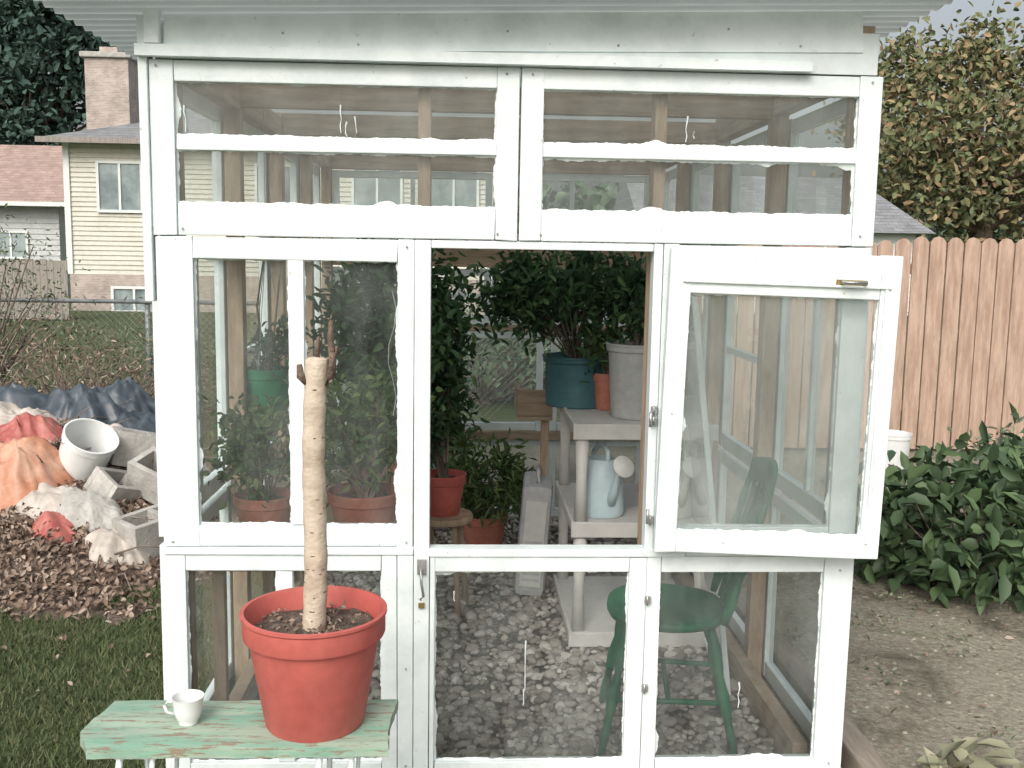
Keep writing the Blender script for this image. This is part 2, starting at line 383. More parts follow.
for i,y in enumerate(ys):
    zz=.010*math.sin(y*2*math.pi/.068)
    V+=[(-1.09,y,2.222+zz),(1.275,y,2.292+zz)]
for i in range(len(ys)-1): F.append((2*i,2*i+1,2*i+3,2*i+2))
mk('roof_sheet',V,F,ROOF,G,True)
prism('fascia',[(-1.09,2.232),(1.275,2.302),(1.275,2.345),(-1.09,2.275)],-.168,-.150,TRIM,G)
def stud(x0,x1,y0,y1,z0,z1,mt=WOOD): box('stud',x0,x1,y0,y1,z0,z1,mt,G,.003,.002)
stud(-.145,-.107,.062,.13,0,2.2); stud(.520,.556,.062,.13,0,2.22)
stud(-.855,-.80,.042,.11,0,2.19); stud(1.08,1.135,.042,.11,0,2.23)
for y in (.8,1.6,2.4,3.13):
    stud(-.855,-.80,y,y+.07,0,2.19); stud(1.08,1.135,y,y+.07,0,2.22)
for i,y in enumerate((.82,1.62,2.42)):
    box('rafter',-.80,1.08,y,y+.04,2.10,2.19,WOODH,G,.003)
box('top_plate',-.855,-.80,.112,3.2,2.09,2.17,WOODH,G,.003); box('top_plate',1.08,1.135,.112,3.2,2.11,2.20,WOODH,G,.003)
for side,xx in (('l',-.862),('r',1.142)):
    for i in range(4):
        y0=.10+i*.775; y1=y0+.76
        CUR[0]=Matrix.Translation((xx,y0,0))@Matrix.Rotation(R(90),4,'Z')
        if side=='r': CUR[0]=Matrix.Translation((xx-.0,y1,0))@Matrix.Rotation(R(-90),4,'Z')
        w=.76
        for (a,b,rt,cols,rows) in ((.02,.74,.05,1,1),(.765,1.64,.06,1 if i%2 else 2,1 if i!=1 else 2),(1.66,2.10,.05,1,1)):
            sash('side_'+side,0,w,a,b,.004,.034,.05,.05,rt,.06,G,cols,rows,.03,GLASSS if side=='l' else (GLASSD if i in(0,2) else GLASSS),put=False)
        CUR[0]=I4.copy()
for (a,b,z0,z1,c,r) in ((-.80,-.16,.02,.50,1,1),(-.16,.50,.02,.50,1,1),(.50,1.08,.02,.50,1,1),(-.80,-.16,.55,1.15,1,1),(-.12,.46,.55,1.15,1,1),(.50,1.08,.55,1.15,1,1),
                      (-.80,-.24,1.19,1.52,2,1),(-.24,.14,1.19,1.52,2,2),(.14,.60,1.19,1.52,2,1),(.60,1.08,1.19,1.52,2,1),(-.80,.14,1.68,2.08,2,1),(.14,1.08,1.68,2.08,2,1)):
    sash('back',a+.003,b-.003,z0,z1,3.16,.035,.04,.04,.04,.05,G,c,r,.025,GLASSD,put=False)
box('back_beam',-.80,1.08,3.14,3.2,1.53,1.67,WOODH,G); box('back_beam',-.80,1.08,3.13,3.2,.50,.55,WOODH,G); box('back_beam',-.80,1.08,3.15,3.2,1.155,1.187,WOODH,G)
box('back_beam',-.80,1.08,3.14,3.2,2.085,2.17,WOODH,G)
box('edging',1.03,1.078,.12,3.1,0,.10,WOODH,G); box('edging',-.798,-.75,.12,3.1,0,.10,WOODH,G)
CUR[0]=Matrix.Translation((.97,.62,.03))@Matrix.Rotation(R(86),4,'Z')@Matrix.Rotation(R(-7),4,'X')
sash('leaning_screen',0,.62,0,1.45,0,.02,.02,.02,.03,.03,G,1,1,glass=GLASSD,put=False)
CUR[0]=I4.copy()
# folded-back open casement
CUR[0]=Matrix.Translation((.522,-.030,0))@Matrix.Rotation(R(-2.6),4,'Z')@Matrix.Rotation(R(1.2),4,'Y')
sash('open_casement',0,.636,.774,1.630,-.036,.034,.058,.055,.122,.064,G,1,1,glass=GLASSM)
box('casement_bead',.035,.608,-.044,-.0365,1.538,1.545,WHITE2,G,.002)
box('casement_bead',.590,.599,-.044,-.0365,.82,1.537,WHITE2,G,.002)
box('latch_plate',.455,.540,-.041,-.0365,1.540,1.560,BRASS,G,.001); tube('latch_knob',[(.47,-.041,1.553),(.47,-.065,1.553),(.53,-.065,1.553),(.53,-.041,1.553)],.005,METAL,G)
CUR[0]=I4.copy()
for z in (1.13,.84,1.16,.60,.33):
    box('hinge',.524,.542,-.012,-.0025,z,z+.022,METAL,G,.001); tube('hinge_pin',[(.531,-.014,z-.003),(.531,-.014,z+.025)],.003,METAL,G)
for z in (.86,1.14): tube('hinge_pin',[(.518,-.040,z-.012),(.518,-.040,z+.03)],.005,METAL,G)
tube('hook',[(-.125,.0,.70),(-.125,-.02,.70),(-.125,-.022,.665),(-.118,-.022,.625),(-.128,-.018,.615)],.004,METAL,G); box('hook_plate',-.138,-.112,-.006,.002,.685,.73,METAL,G,.001)
box('hook_plate',-.134,-.116,-.006,.002,.585,.60,BRASS,G,.001)
st=[]
for x,z0,z1 in ((-.35,1.925,2.0),(-.31,1.915,1.97),(-.77,1.92,1.99),(.60,1.92,1.99),(-.335,1.915,1.955),(.18,.33,.48),(.175,.28,.33),(.62,1.93,1.95),(.82,.27,.35),(-.03,.6,.63)):
    p=[(x+random.uniform(-.003,.003),.012,z) for z in frange(z0,z1,5)]; st.append((p,[.0015,.002,.0012,.0022,.003]))
tubes('paint_runs',st,WHITE2,G,4)
tubes('wire',[([(-.21+.012*math.sin(i*1.3),-.01,1.5-.05*i) for i in range(8)],.0012)],METAL,G,4)

# gravel floor
g=group('gravel_floor',(.14,1.6,0))
mk('gravel_bed',[(-.80,.08,.006),(1.08,.08,.006),(1.08,3.14,.006),(-.80,3.14,.006)],[(0,1,2,3)],mat('gravel_bed',(.12,.11,.10),(.28,.26,.24),60,.95,bs=1),g)
bm=bmesh.new(); bmesh.ops.create_icosphere(bm,subdivisions=2,radius=1); bm.verts.ensure_lookup_table()
IV=np.array([v.co[:] for v in bm.verts]); IF=np.array([[v.index for v in f.verts] for f in bm.faces]); bm.free()
n=7000; P=np.stack([rng.uniform(-.74,1.02,n),.10+3.0*rng.uniform(0,1,n)**1.25,rng.uniform(.006,.022,n)],1)
sz=rng.uniform(.010,.024,n)*rng.choice([.8,1,1.35],n,p=[.4,.45,.15]); sc=np.stack([sz,sz*rng.uniform(.6,1,n),sz*rng.uniform(.4,.7,n)],1)
an=rng.uniform(0,math.pi,n); tl=rng.normal(0,.3,n)
V=IV[None]*sc[:,None,:]; V=V+0.10*sz[:,None,None]*np.sin(IV[None,:,[1,2,0]]*3+rng.uniform(0,6,(n,1,3)))
ca,sa=np.cos(an)[:,None],np.sin(an)[:,None]; ct,s2=np.cos(tl)[:,None],np.sin(tl)[:,None]
x,y,z=V[...,0],V[...,1],V[...,2]; y,z=y*ct-z*s2,y*s2+z*ct; x,y=x*ca-y*sa,x*sa+y*ca
V=np.stack([x,y,z],-1)+P[:,None,:]; F=(IF[None]+(np.arange(n)*len(IV))[:,None,None]).reshape(-1,3)
mknp('stones',V,F,STONE,g,True)

# ---------------------------------------------------------------- pots
def pot(name,x,y,z,r,h,mt,taper=.72,rim=.2,soil=True,seg=48,parent=None):
    g=parent or group(name,(x,y,z)); rb=r*taper; rr=r*.93
    zz=h*(1-rim)
    prof=[(0,0),(rb*.96,0),(rb,.006),(rb+(rr-rb)*.95,zz-.004),(r*.985,zz),(r,zz+.006),(r*1.0,h-.010),(r*1.025,h-.006),(r*1.025,h),(r*.97,h+.001),(r*.95,h-.006),(rr*.93,zz*.9),(rr*.9,h*.6)]
    lathe('pot_body',prof,(x,y,z),mt,g,seg)
    if soil:
        V=[(x,y,z+h*.84)];F=[];k=32
        for j,q in enumerate((.5,.94)):
            for i in range(k):
                t=2*math.pi*i/k; V.append((x+r*.93*q*math.cos(t),y+r*.93*q*math.sin(t),z+h*.83+random.uniform(-.004,.006)))
        for i in range(k): F.append((0,1+i,1+(i+1)%k)); F.append((1+i,1+k+i,1+k+(i+1)%k,1+(i+1)%k))
        mk('soil',V,F,SOIL,g)
    return g
PX,PY,PZ=-.334,-.640,.552
g=pot('potted_dracaena_cane',PX,PY,PZ,.157,.262,TERRA,.70,.21,seg=96)
chips=rng.normal(size=(260,3))*[.07,.07,0]+[PX,PY,PZ+.226]; chips=chips[np.hypot(chips[:,0]-PX,chips[:,1]-PY)<.135]
leaves('soil_chips',chips,.014,.008,LF_DRY,g)
pts=[];rad=[]
for i in range(60):
    t=i/59; pts.append((PX-.002+.010*t+.003*math.sin(t*7),PY+.004*math.sin(t*5),PZ+.20+t*.620)); rad.append(.0262-.003*t+.0008*math.sin(i*.8)+random.uniform(-.0003,.0003))
o=tube('cane_trunk',pts,rad,TRUNK,g,24)
tx,ty,tz=pts[-1]
lathe('cut_top',[(0,.006),(.016,.005),(.0235,.0)],(tx,ty,tz),TRUNK,g,20)
# dark leaf scars up the cane
sc_=[]
for i in range(26):
    t=random.uniform(.05,.97); a=random.uniform(3.4,6.0); p=Vector(pts[int(t*59)]); rr_=rad[int(t*59)]+.0002; L_=random.uniform(.15,.5)
    sc_.append(([(p.x+rr_*math.cos(a+k*L_/3),p.y+rr_*math.sin(a+k*L_/3),p.z) for k in range(4)],[.0005,.0013,.0012,.0005]))
tubes('leaf_scars',sc_,STUB,g,5)
tube('stub',[(tx+.018,ty,tz-.055),(tx+.032,ty,tz-.035),(tx+.035,ty,tz),(tx+.030,ty,tz+.045),(tx+.032,ty,tz+.085)],[.009,.010,.008,.007,.005],STUB,g,10)
tube('stub',[(tx-.016,ty-.005,tz-.05),(tx-.033,ty-.008,tz-.035),(tx-.035,ty-.008,tz-.010)],[.010,.009,.006],STUB,g,10)
tube('stub',[(tx+.002,ty,tz-.005),(tx+.003,ty,tz+.040),(tx+.006,ty,tz+.050)],[.006,.005,.003],STUB,g,8)
tube('stub',[(tx+.034,ty,tz-.01),(tx+.044,ty,tz+.015),(tx+.043,ty,tz+.03)],[.005,.004,.003],STUB,g,8)

# ---------------------------------------------------------------- bench
g=group('garden_bench',(-.49,-.645,0))
V=[];F=[];nx,ny=60,12
for iz,zz in ((0,.552),(1,.528)):
    for i in range(nx+1):
        for j in range(ny+1):
            u=i/nx;v=j/ny
            xl=-.828-.010*math.sin(v*5)+.03*sstep(.35,0,v) +.004*noise.noise(Vector((v*9,1,1))); xr=-.160-.006*math.sin(v*4)+.004*noise.noise(Vector((v*9,4,1)))
            x=xl+(xr-xl)*u; y=-.762+.235*v+.0035*noise.noise(Vector((x*9,v*3,iz)))+.003*noise.noise(Vector((x*30,v*3,iz)))
            z=zz+.0025*noise.noise(Vector((x*6,v*8,0)))-.003*(1 if iz==0 and (j==0 or j==ny) else 0)
            V.append((x,y,z))
A=(nx+1)*(ny+1); idx=lambda a,i,j:a*A+i*(ny+1)+j
for i in range(nx):
    for j in range(ny): F.append((idx(0,i,j),idx(0,i+1,j),idx(0,i+1,j+1),idx(0,i,j+1))); F.append((idx(1,i,j),idx(1,i,j+1),idx(1,i+1,j+1),idx(1,i+1,j)))
for i in range(nx):
    F.append((idx(0,i,0),idx(1,i,0),idx(1,i+1,0),idx(0,i+1,0))); F.append((idx(0,i,ny),idx(0,i+1,ny),idx(1,i+1,ny),idx(1,i,ny)))
for j in range(ny):
    F.append((idx(0,0,j),idx(0,0,j+1),idx(1,0,j+1),idx(1,0,j))); F.append((idx(0,nx,j),idx(1,nx,j),idx(1,nx,j+1),idx(0,nx,j+1)))
mk('seat_plank',V,F,BENCH,g)
for x in (-.715,-.29):
    for yy,s in ((-.74,-1),(-.56,1)):
        tube('leg',[(x-.02,yy,.528),(x-.025,yy+.01*s,.45),(x-.03,yy+.03*s,.25),(x-.04,yy+.05*s,0)],.0075,WHITE,g)
        tube('leg',[(x+.05,yy,.528),(x+.045,yy+.01*s,.45),(x+.03,yy+.03*s,.25),(x-.02,yy+.045*s,.05)],.006,WHITE,g)
    tube('leg_stretcher',[(x-.028,-.77,.27),(x-.028,-.53,.27)],.006,WHITE,g); box('leg_bracket',x-.03,x+.06,-.75,-.55,.520,.5265,WHITE,g,.001)
cx,cy,cz=-.614,-.650,.553
g=group('tea_cup',(cx,cy,cz))
lathe('cup_body',[(0,.004),(.017,.003),(.019,0),(.021,.002),(.021,.007),(.027,.016),(.031,.032),(.034,.059),(.0355,.063),(.0335,.063),(.031,.058),(.028,.033),(.022,.015),(0,.011)],(cx,cy,cz),PORC,g,40)
tube('cup_handle',[(cx-.030,cy,cz+.050),(cx-.044,cy-.003,cz+.053),(cx-.051,cy-.004,cz+.042),(cx-.046,cy-.003,cz+.027),(cx-.028,cy,cz+.021)],.0035,PORC,g,8)

# ---------------------------------------------------------------- shelf unit
g=group('plastic_shelf_unit',(.71,1.5,0))
x0,x1,y0,y1=.43,1.0,1.1,1.85
for z in (.935,.535,.075):
    box('shelf',x0,x1,y0,y1,z-.045,z,RESIN,g,.012)
    box('shelf_lip',x0-.006,x1+.006,y0-.006,y0+.012,z-.055,z+.008,RESIN,g,.004); box('shelf_lip',x0-.006,x0+.010,y0+.013,y1,z-.03,z+.008,RESIN,g,.004)
for x in (x0+.035,x1-.035):
    for y in (y0+.035,y1-.035):
        for a,b in ((.0,.03),(.076,.489),(.536,.889)): 
            tube('leg',[(x,y,a),(x,y,(a+b)/2),(x,y,b)],[.028,.022,.028],RESIN,g,16)
g=pot('planter_teal',.495,1.66,.937,.155,.225,TEAL,.90,.12,seg=32)
bushy(g,(.50,1.66,1.12),(.42,1.60,1.42),(.34,.26,.21),46,60,.05,.055,.022,LF_DARK,upn=.4)
g=pot('planter_grey',.715,1.34,.937,.135,.31,GREYP,.80,.10,seg=32)
bushy(g,(.715,1.34,1.18),(.74,1.42,1.40),(.15,.16,.15),18,55,.04,.05,.02,LF_DARK,upn=.4)
g=pot('flower_pot',.62,1.55,.937,.07,.16,TERRA2,.75); bushy(g,(.62,1.55,1.06),(.62,1.55,1.2),(.08,.08,.08),8,40,.025,.04,.018,LF_MID)
g=group('wooden_crate',(.36,2.0,0))
for z in (.845,.908): box('slat',.24,.41,1.90,1.915,z,z+.061,WOODH,g); box('slat',.24,.255,1.916,2.2,z,z+.061,WOODH,g); box('slat',.395,.41,1.916,2.2,z,z+.061,WOODH,g)
box('bottom',.256,.394,1.92,2.18,.845,.857,WOODH,g); box('stand_post',.36,.395,1.95,1.99,0.03,.82,WOOD,g); box('stand_top',.242,.41,1.90,2.17,.822,.843,WOODH,g); box('stand_foot',.30,.41,1.90,2.04,0.005,.03,WOODH,g)
def wcan(x,y,z,mt,ang):
    g=group('watering_can',(x,y,z)); CUR[0]=Matrix.Translation((x,y,z))@Matrix.Rotation(ang,4,'Z')
    lathe('body',[(0,0),(.095,0),(.10,.008),(.10,.03),(.092,.15),(.080,.20),(.072,.225),(.06,.235),(.055,.228),(.05,.2)],(0,0,0),mt,g,32,sx=1,sy=.95)
    tube('top_handle',[(.055,0,.225),(.05,0,.27),(.015,0,.292),(-.03,0,.285),(-.075,0,.25),(-.098,0,.18),(-.098,0,.10),(-.09,0,.06)],.011,mt,g,10)
    tube('spout',[(.080,0,.06),(.11,0,.12),(.135,0,.18),(.15,0,.215)],[.024,.018,.013,.013],mt,g,12)
    M=CUR[0]; CUR[0]=M@Matrix.Translation((.15,0,.215))@Matrix.Rotation(R(60),4,'Y')
    lathe('rose',[(.012,-.005),(.018,.01),(.044,.035),(.046,.042),(.042,.046),(0,.052)],(0,0,0),CANM2,g,24)
    CUR[0]=I4.copy()
wcan(.565,1.27,.537,CANM,R(-70)); wcan(.86,1.27,.537,CANM2,R(-75))
g=group('portable_case',(.30,1.8,0)); CUR[0]=Matrix.Translation((.30,1.75,.02))@Matrix.Rotation(R(-4),4,'Z')@Matrix.Rotation(R(4),4,'Y')
box('shell',-.07,.07,-.05,.30,0,.53,GREYP,g,.03); box('front_panel',-.05,.05,-.058,-.051,.05,.46,CANM2,g,.003)
for i in range(7): box('vent',-.04,.04,-.062,-.0585,.08+i*.03,.092+i*.03,GREYP,g,.001)
tube('handle',[(0,.02,.53),(0,.03,.57),(0,.20,.57),(0,.21,.53)],.011,GREYP,g); CUR[0]=I4.copy()

# ---------------------------------------------------------------- chair
g=group('green_windsor_chair',(.68,.34,0)); CUR[0]=Matrix.Translation((.67,.36,.02))@Matrix.Rotation(R(172),4,'Z')
V=[];F=[];k=40
def seat(t,q): 
    x=math.cos(t); y=math.sin(t); rx=.20*(1 if x>0 else .95); ry=.205*(1-.10*(x<0)*abs(x))
    return (abs(x)**.8*math.copysign(1,x)*rx*q, abs(y)**.8*math.copysign(1,y)*ry*q)
rings=[(0,.418),(.8,.418),(.97,.424),(1,.436),(.985,.450),(.9,.452),(.6,.443),(0.02,.441)]
for q,z in rings:
    for i in range(k):
        a=seat(2*math.pi*i/k,q); V.append((a[0],a[1],z))
for r_ in range(len(rings)-1):
    for i in range(k): F.append((r_*k+i,r_*k+(i+1)%k,(r_+1)*k+(i+1)%k,(r_+1)*k+i))
mk('seat',V,F,GREENCH,g,True)
def turned(a,b,r0):
    a=Vector(a);b=Vector(b); ts=[0,.1,.2,.3,.36,.5,.62,.68,.8,1]; rs=[.8,1.1,1.25,1.0,.7,1.25,1.05,.75,.95,.6]
    tube('leg',[a.lerp(b,t) for t in ts],[r0*r for r in rs],GREENCH,g,14)
L={}
for nme,a,b in (('f1',(.13,.13,.42),(.21,.20,-.01)),('f2',(.13,-.13,.42),(.21,-.20,-.01)),('r1',(-.13,.12,.42),(-.22,.18,-.01)),('r2',(-.13,-.12,.42),(-.22,-.18,-.01))):
    turned(a,b,.016); L[nme]=Vector(a).lerp(Vector(b),.55)
tube('stretcher',[L['f1'],L['r1']],.009,GREENCH,g); tube('stretcher',[L['f2'],L['r2']],.009,GREENCH,g)
tube('stretcher',[L['f1'].lerp(L['r1'],.5),L['f2'].lerp(L['r2'],.5)],.009,GREENCH,g)
tube('stretcher',[Vector((.185,.178,.14)),Vector((.185,-.178,.14))],.009,GREENCH,g)
top=[]
for i in range(9):
    s=-1+2*i/8; top.append((-.275-.03*(1-s*s),s*.19,.90-.02*s*s))
V=[];F=[]
for i,p in enumerate(top):
    hh=.012*(1-((i-4)/4)**2)
    V+=[(p[0]-.009,p[1],p[2]-.045),(p[0]+.009,p[1],p[2]-.045),(p[0]-.005,p[1],p[2]+.03+hh),(p[0]-.022,p[1],p[2]+.03+hh)]
for i in range(8):
    a=4*i;b=a+4
    for j in range(4): F.append((a+j,a+(j+1)%4,b+(j+1)%4,b+j))
F+=[(0,1,2,3),(35,34,33,32)]
mk('crest_rail',V,F,GREENCH,g)
for i in (0,8): p=top[i]; turned((-.165,p[1]*.85,.445),(p[0],p[1]*.97,p[2]-.03),.014)
for i in range(1,8): 
    p=top[i]; a=Vector((-.175-.01*(1-((i-4)/4)**2),p[1]*.82,.445)); b=Vector((p[0],p[1],p[2]-.04))
    pts_=[a.lerp(b,t) for t in (0,.3,.6,1)]
    V=[];F=[]
    for j,(q,w) in enumerate(zip(pts_,(.008,.014,.017,.012))):
        V+=[(q.x-.004,q.y-w,q.z),(q.x+.004,q.y-w,q.z),(q.x+.004,q.y+w,q.z),(q.x-.004,q.y+w,q.z)]
    for j in range(3):
        for k2 in range(4): F.append((4*j+k2,4*j+(k2+1)%4,4*j+4+(k2+1)%4,4*j+4+k2))
    mk('slat',V,F,GREENCH,g)
CUR[0]=I4.copy()

# ---------------------------------------------------------------- staging and plants
g=group('plant_staging',(-.52,.9,0))
for i in range(6): box('slat',-.795+i*.098,-.795+i*.098+.088,.18,1.75,.665,.685,WOOD,g,.003)
for y in (.22,1.0,1.68):
    box('bearer',-.79,-.21,y,y+.035,.62,.6635,WOODH,g)
    for x in (-.79,-.25): box('leg',x,x+.038,y+.036,y+.075,0,.6625,WOOD,g)
def potted(name,x,y,z,r,h,mt,c,rr,k,per,cr,L,W,lm,taper=.72,**kw):
    g=pot(name,x,y,z,r,h,mt,taper,.22,seg=32); bushy(g,(x,y,z+h*.8),c,rr,k,per,cr,L,W,lm,**kw); return g
potted('potted_jade_plant',-.64,.34,.687,.095,.150,TERRA2,(-.65,.36,.99),(.17,.14,.14),26,34,.035,.034,.018,LF_MID,sr=.004)
potted('potted_shrub',-.325,.36,.687,.118,.16,TERRA2,(-.33,.38,1.05),(.18,.16,.20),34,36,.04,.042,.02,LF_MID,sr=.005)
potted('potted_ficus',-.34,1.25,.687,.14,.22,TERRA2,(-.31,1.25,1.33),(.27,.28,.32),58,58,.05,.055,.026,LF_DARK,sr=.007)
potted('potted_ficus',-.10,1.55,.46,.10,.18,TERRA,(-.13,1.55,1.10),(.14,.16,.36),36,45,.045,.052,.024,LF_DARK,sr=.005)
g=group('plant_stool',(-.1,1.55,0)); lathe('seat',[(0,.43),(.13,.43),(.135,.445),(.13,.458),(0,.458)],(-.1,1.55,0),WOOD,g,24)
for a in (0,1,2,3): 
    t=a*math.pi/2+.6; tube('leg',[(-.1+.09*math.cos(t),1.55+.09*math.sin(t),.43),(-.1+.13*math.cos(t),1.55+.13*math.sin(t),0)],.013,WOOD,g)
potted('potted_fern',.10,2.5,.01,.13,.2,TERRA2,(.10,2.48,.40),(.24,.2,.20),30,40,.05,.085,.018,LF_MID,sr=.004)
potted('potted_plant',-.30,2.75,.01,.15,.25,TERRA2,(-.32,2.75,.65),(.28,.22,.36),34,50,.06,.06,.028,LF_DARK,sr=.006)
g=pot('hanging_pot',-.735,.9,1.01,.092,.165,GPOT,.78,.2,seg=32)
tubes('hanger',[([(-.735+.085*math.cos(t),.9+.085*math.sin(t),1.17),(-.735,.9,1.62)],.0015) for t in (0.3,2.4,4.5)]+[([(-.735,.9,1.62),(-.735,.9,2.12)],.0015)],METAL,g,4)
bushy(g,(-.735,.9,1.16),(-.72,.9,1.26),(.10,.12,.09),10,22,.03,.04,.02,LF_DARK)
tubes('canes',[([(-.73,.9,1.15),(-.70,.88,1.35),(-.68,.87,1.52)],[.005,.004,.003]),([(-.74,.9,1.15),(-.77,.9,1.4),(-.74,.9,1.6)],[.005,.004,.003])],TWIG,g)

# ---------------------------------------------------------------- debris mound
def hgt(x,y):
    return max(-.02,.64*math.exp(-((x+2.5)/1.15)**2-((y-3.05)/1.08)**2)-.07+.05*noise.noise(Vector((x*3,y*3,0)))+.03*noise.noise(Vector((x*11,y*11,2))))
g=group('mulch_pile',(-2.5,3,0)); V=[];F=[];nx=ny=90
for i in range(nx+1):
    for j in range(ny+1):
        x=-4.6+3.6*i/nx; y=.9+4.2*j/ny; V.append((x,y,hgt(x,y)))
for i in range(nx):
    for j in range(ny): a=i*(ny+1)+j; F.append((a,a+ny+1,a+ny+2,a+1))
mk('mound',V,F,MULCH,g,True)
n=19000; xs=rng.normal(-2.2,.65,n); yy=rng.normal(2.5,.7,n); P=np.array([(x,y,max(0,hgt(x,y))+random.uniform(0,.02)) for x,y in zip(xs,yy) if x<-1.05 and hgt(x,y)>-.012])
leaves('bark_chips_and_leaves',P,.038,.022,LF_DRY,g,upn=1.0,droop=.05)
st=[]
for i in range(90):
    x=random.gauss(-2.2,.5);y=random.gauss(2.8,.6); z=hgt(x,y)+.02; a=random.uniform(0,6.28);l=random.uniform(.1,.35)
    st.append(([(x,y,z),(x+l*.5*math.cos(a),y+l*.5*math.sin(a),z+.04),(x+l*math.cos(a),y+l*math.sin(a),z+random.uniform(-.02,.12))],[.006,.004,.002]))
tubes('sticks',st,TWIG,g,5)
# crumpled sheet of plastic lying over the heap
def bag(name,x,y,z,s,mt,seed):
    nr,na=34,84; V=[(x,y,0)];F=[]
    def hz(px,py,q):
        u=px-x; v=py-y; ca_,sa_=math.cos(seed),math.sin(seed); a=(u*ca_+v*sa_); b=(-u*sa_+v*ca_)
        w1=noise.noise(Vector((a*7,b*2.5,seed))); w2=noise.noise(Vector((a*5,b*13,seed+3))); w3=noise.noise(Vector((a*24,b*17,seed+7)))
        fold=(.5-abs(w1)*1.6)*.5+(.35-abs(w2)*1.4)*.38+(.3-abs(w3))*.20
        return max(hgt(px,py),0)+max(0,z-hgt(x,y))*(1-q**3)*.9+s[2]*((1-q*q)*.8+fold*(1-q**4))+.008
    V[0]=(x,y,hz(x,y,0))
    for i in range(1,nr+1):
        q=i/nr
        for k in range(na):
            t=2*math.pi*k/na; o=1+.32*noise.noise(Vector((math.cos(t)*1.5,math.sin(t)*1.5,seed)))+.14*noise.noise(Vector((math.cos(t)*5,math.sin(t)*5,seed)))
            ux=s[0]*1.15*q*o*math.cos(t); uy=s[1]*1.15*q*o*math.sin(t); cs,sn=math.cos(seed),math.sin(seed)
            cs,sn=math.cos(.4*math.sin(seed)),math.sin(.4*math.sin(seed))
            px=x+ux*cs-uy*sn; py=y+ux*sn+uy*cs
            V.append((px,py,hz(px,py,q)-(.02 if i==nr else 0)))
    for k in range(na): F.append((0,1+k,1+(k+1)%na))
    for i in range(nr-1):
        for k in range(na):
            a=1+i*na+k;b=1+i*na+(k+1)%na; F.append((a,a+na,b+na,b))
    return mk(name,V,F,mt,None,True)
bag('plastic_tarp',-2.95,3.75,.56,(.42,.30,.16),BAGB,1.3); bag('plastic_tarp',-2.42,3.55,.58,(.32,.26,.15),BAGB,4.1); bag('plastic_tarp',-1.98,3.5,.44,(.28,.22,.13),BAGB,6.2)
bag('plastic_tarp',-2.35,4.1,.56,(.36,.26,.18),BAGB,11.2); bag('plastic_tarp',-3.3,3.4,.5,(.34,.26,.14),BAGB,12.9)
bag('soil_bag',-2.66,3.05,.58,(.27,.18,.11),BAGW,2.2); bag('soil_bag',-2.05,3.05,.50,(.22,.15,.07),BAGW,5.2); bag('soil_bag',-1.72,2.1,.15,(.14,.11,.05),BAGW,7.7)
bag('orange_plastic_bag',-2.36,2.45,.46,(.26,.18,.12),BAGO,3.3); bag('red_plastic_bag',-2.45,2.85,.58,(.18,.12,.08),BAGR,8.3); bag('red_plastic_bag',-2.05,2.15,.25,(.10,.07,.03),BAGR,18.3)
bag('soil_bag',-1.93,2.30,.30,(.17,.12,.05),CONC,9.7); bag('soil_bag',-2.15,2.30,.33,(.12,.09,.05),BAGW,14.7)
bag('soil_bag',-1.66,3.05,.36,(.20,.14,.08),BAGW,23.1)
def bucket(x,y,z,M,mt=PORC):
    g=group('plastic_bucket',(x,y,z)); CUR[0]=Matrix.Translation((x,y,z))@M
    lathe('body',[(0,0),(.115,0),(.12,.005),(.135,.25),(.142,.252),(.142,.275),(.138,.278),(.144,.28),(.144,.29),(.134,.29),(.115,.01),(0,.008)],(0,0,0),mt,g,40)
    tube('bail',[(.143*math.cos(t),.143*math.sin(t)*1.0,.262-.10*math.sin(t)) for t in frange(0,math.pi,12)],.0025,METAL,g,6); CUR[0]=I4.copy()
bucket(-2.13,2.66,.37,Matrix.Rotation(R(52),4,'Z')@Matrix.Rotation(R(34),4,'X'))
bucket(3.30,4.70,0,I4)
def cinder(x,y,z,rz,ry=0,rx=0):
    g=group('concrete_block',(x,y,z)); CUR[0]=Matrix.Translation((x,y,z))@Matrix.Rotation(rz,4,'Z')@Matrix.Rotation(ry,4,'Y')@Matrix.Rotation(rx,4,'X')
    box('face',-.2,.2,-.1,-.068,0,.19,CONC,g,.004); box('face',-.2,.2,.068,.1,0,.19,CONC,g,.004)
    for a in (-.2,-.016,.168): box('web',a+.0005,a+.032,-.0675,.0675,.001,.189,CONC,g,.003)
    CUR[0]=I4.copy()
cinder(-1.82,2.85,.38,.5,.25); cinder(-1.62,2.6,.27,-.35,.35,.3); cinder(-1.58,2.3,.08,.9,-.1,.1); cinder(-1.90,2.6,.20,1.1,.3,.5); cinder(-1.45,2.75,.05,.2,.1)

# grass
g=group('grass_blades',(-2,0,0))
def grass(n,x0,x1,y0,y1,h,excl=True):
    x=rng.uniform(x0,x1,n); y=rng.uniform(y0,y1,n)
    if excl: k=np.array([hgt(a,b)<.0 for a,b in zip(x,y)]); x=x[k];y=y[k]
    n=len(x); a=rng.uniform(0,6.28,n); hh=h*rng.uniform(.4,1.2,n); le=rng.normal(0,.5,(n,2))*hh[:,None]; w=.003
    V=np.stack([np.stack([x-w*np.cos(a),y-w*np.sin(a),0*x],1),np.stack([x+w*np.cos(a),y+w*np.sin(a),0*x],1),np.stack([x+le[:,0],y+le[:,1],hh],1)],1)
    mknp('blades',V.reshape(-1,3),np.arange(3*n).reshape(-1,3),GRASSM,g)
grass(80000,-3.4,-.88,-.9,2.4,.030); grass(25000,-6,-1.2,2.4,8,.06)
xs=rng.uniform(-3,-.9,110); yy=rng.uniform(-.5,2.2,110); gl=group('fallen_leaves',(-2,0,0))
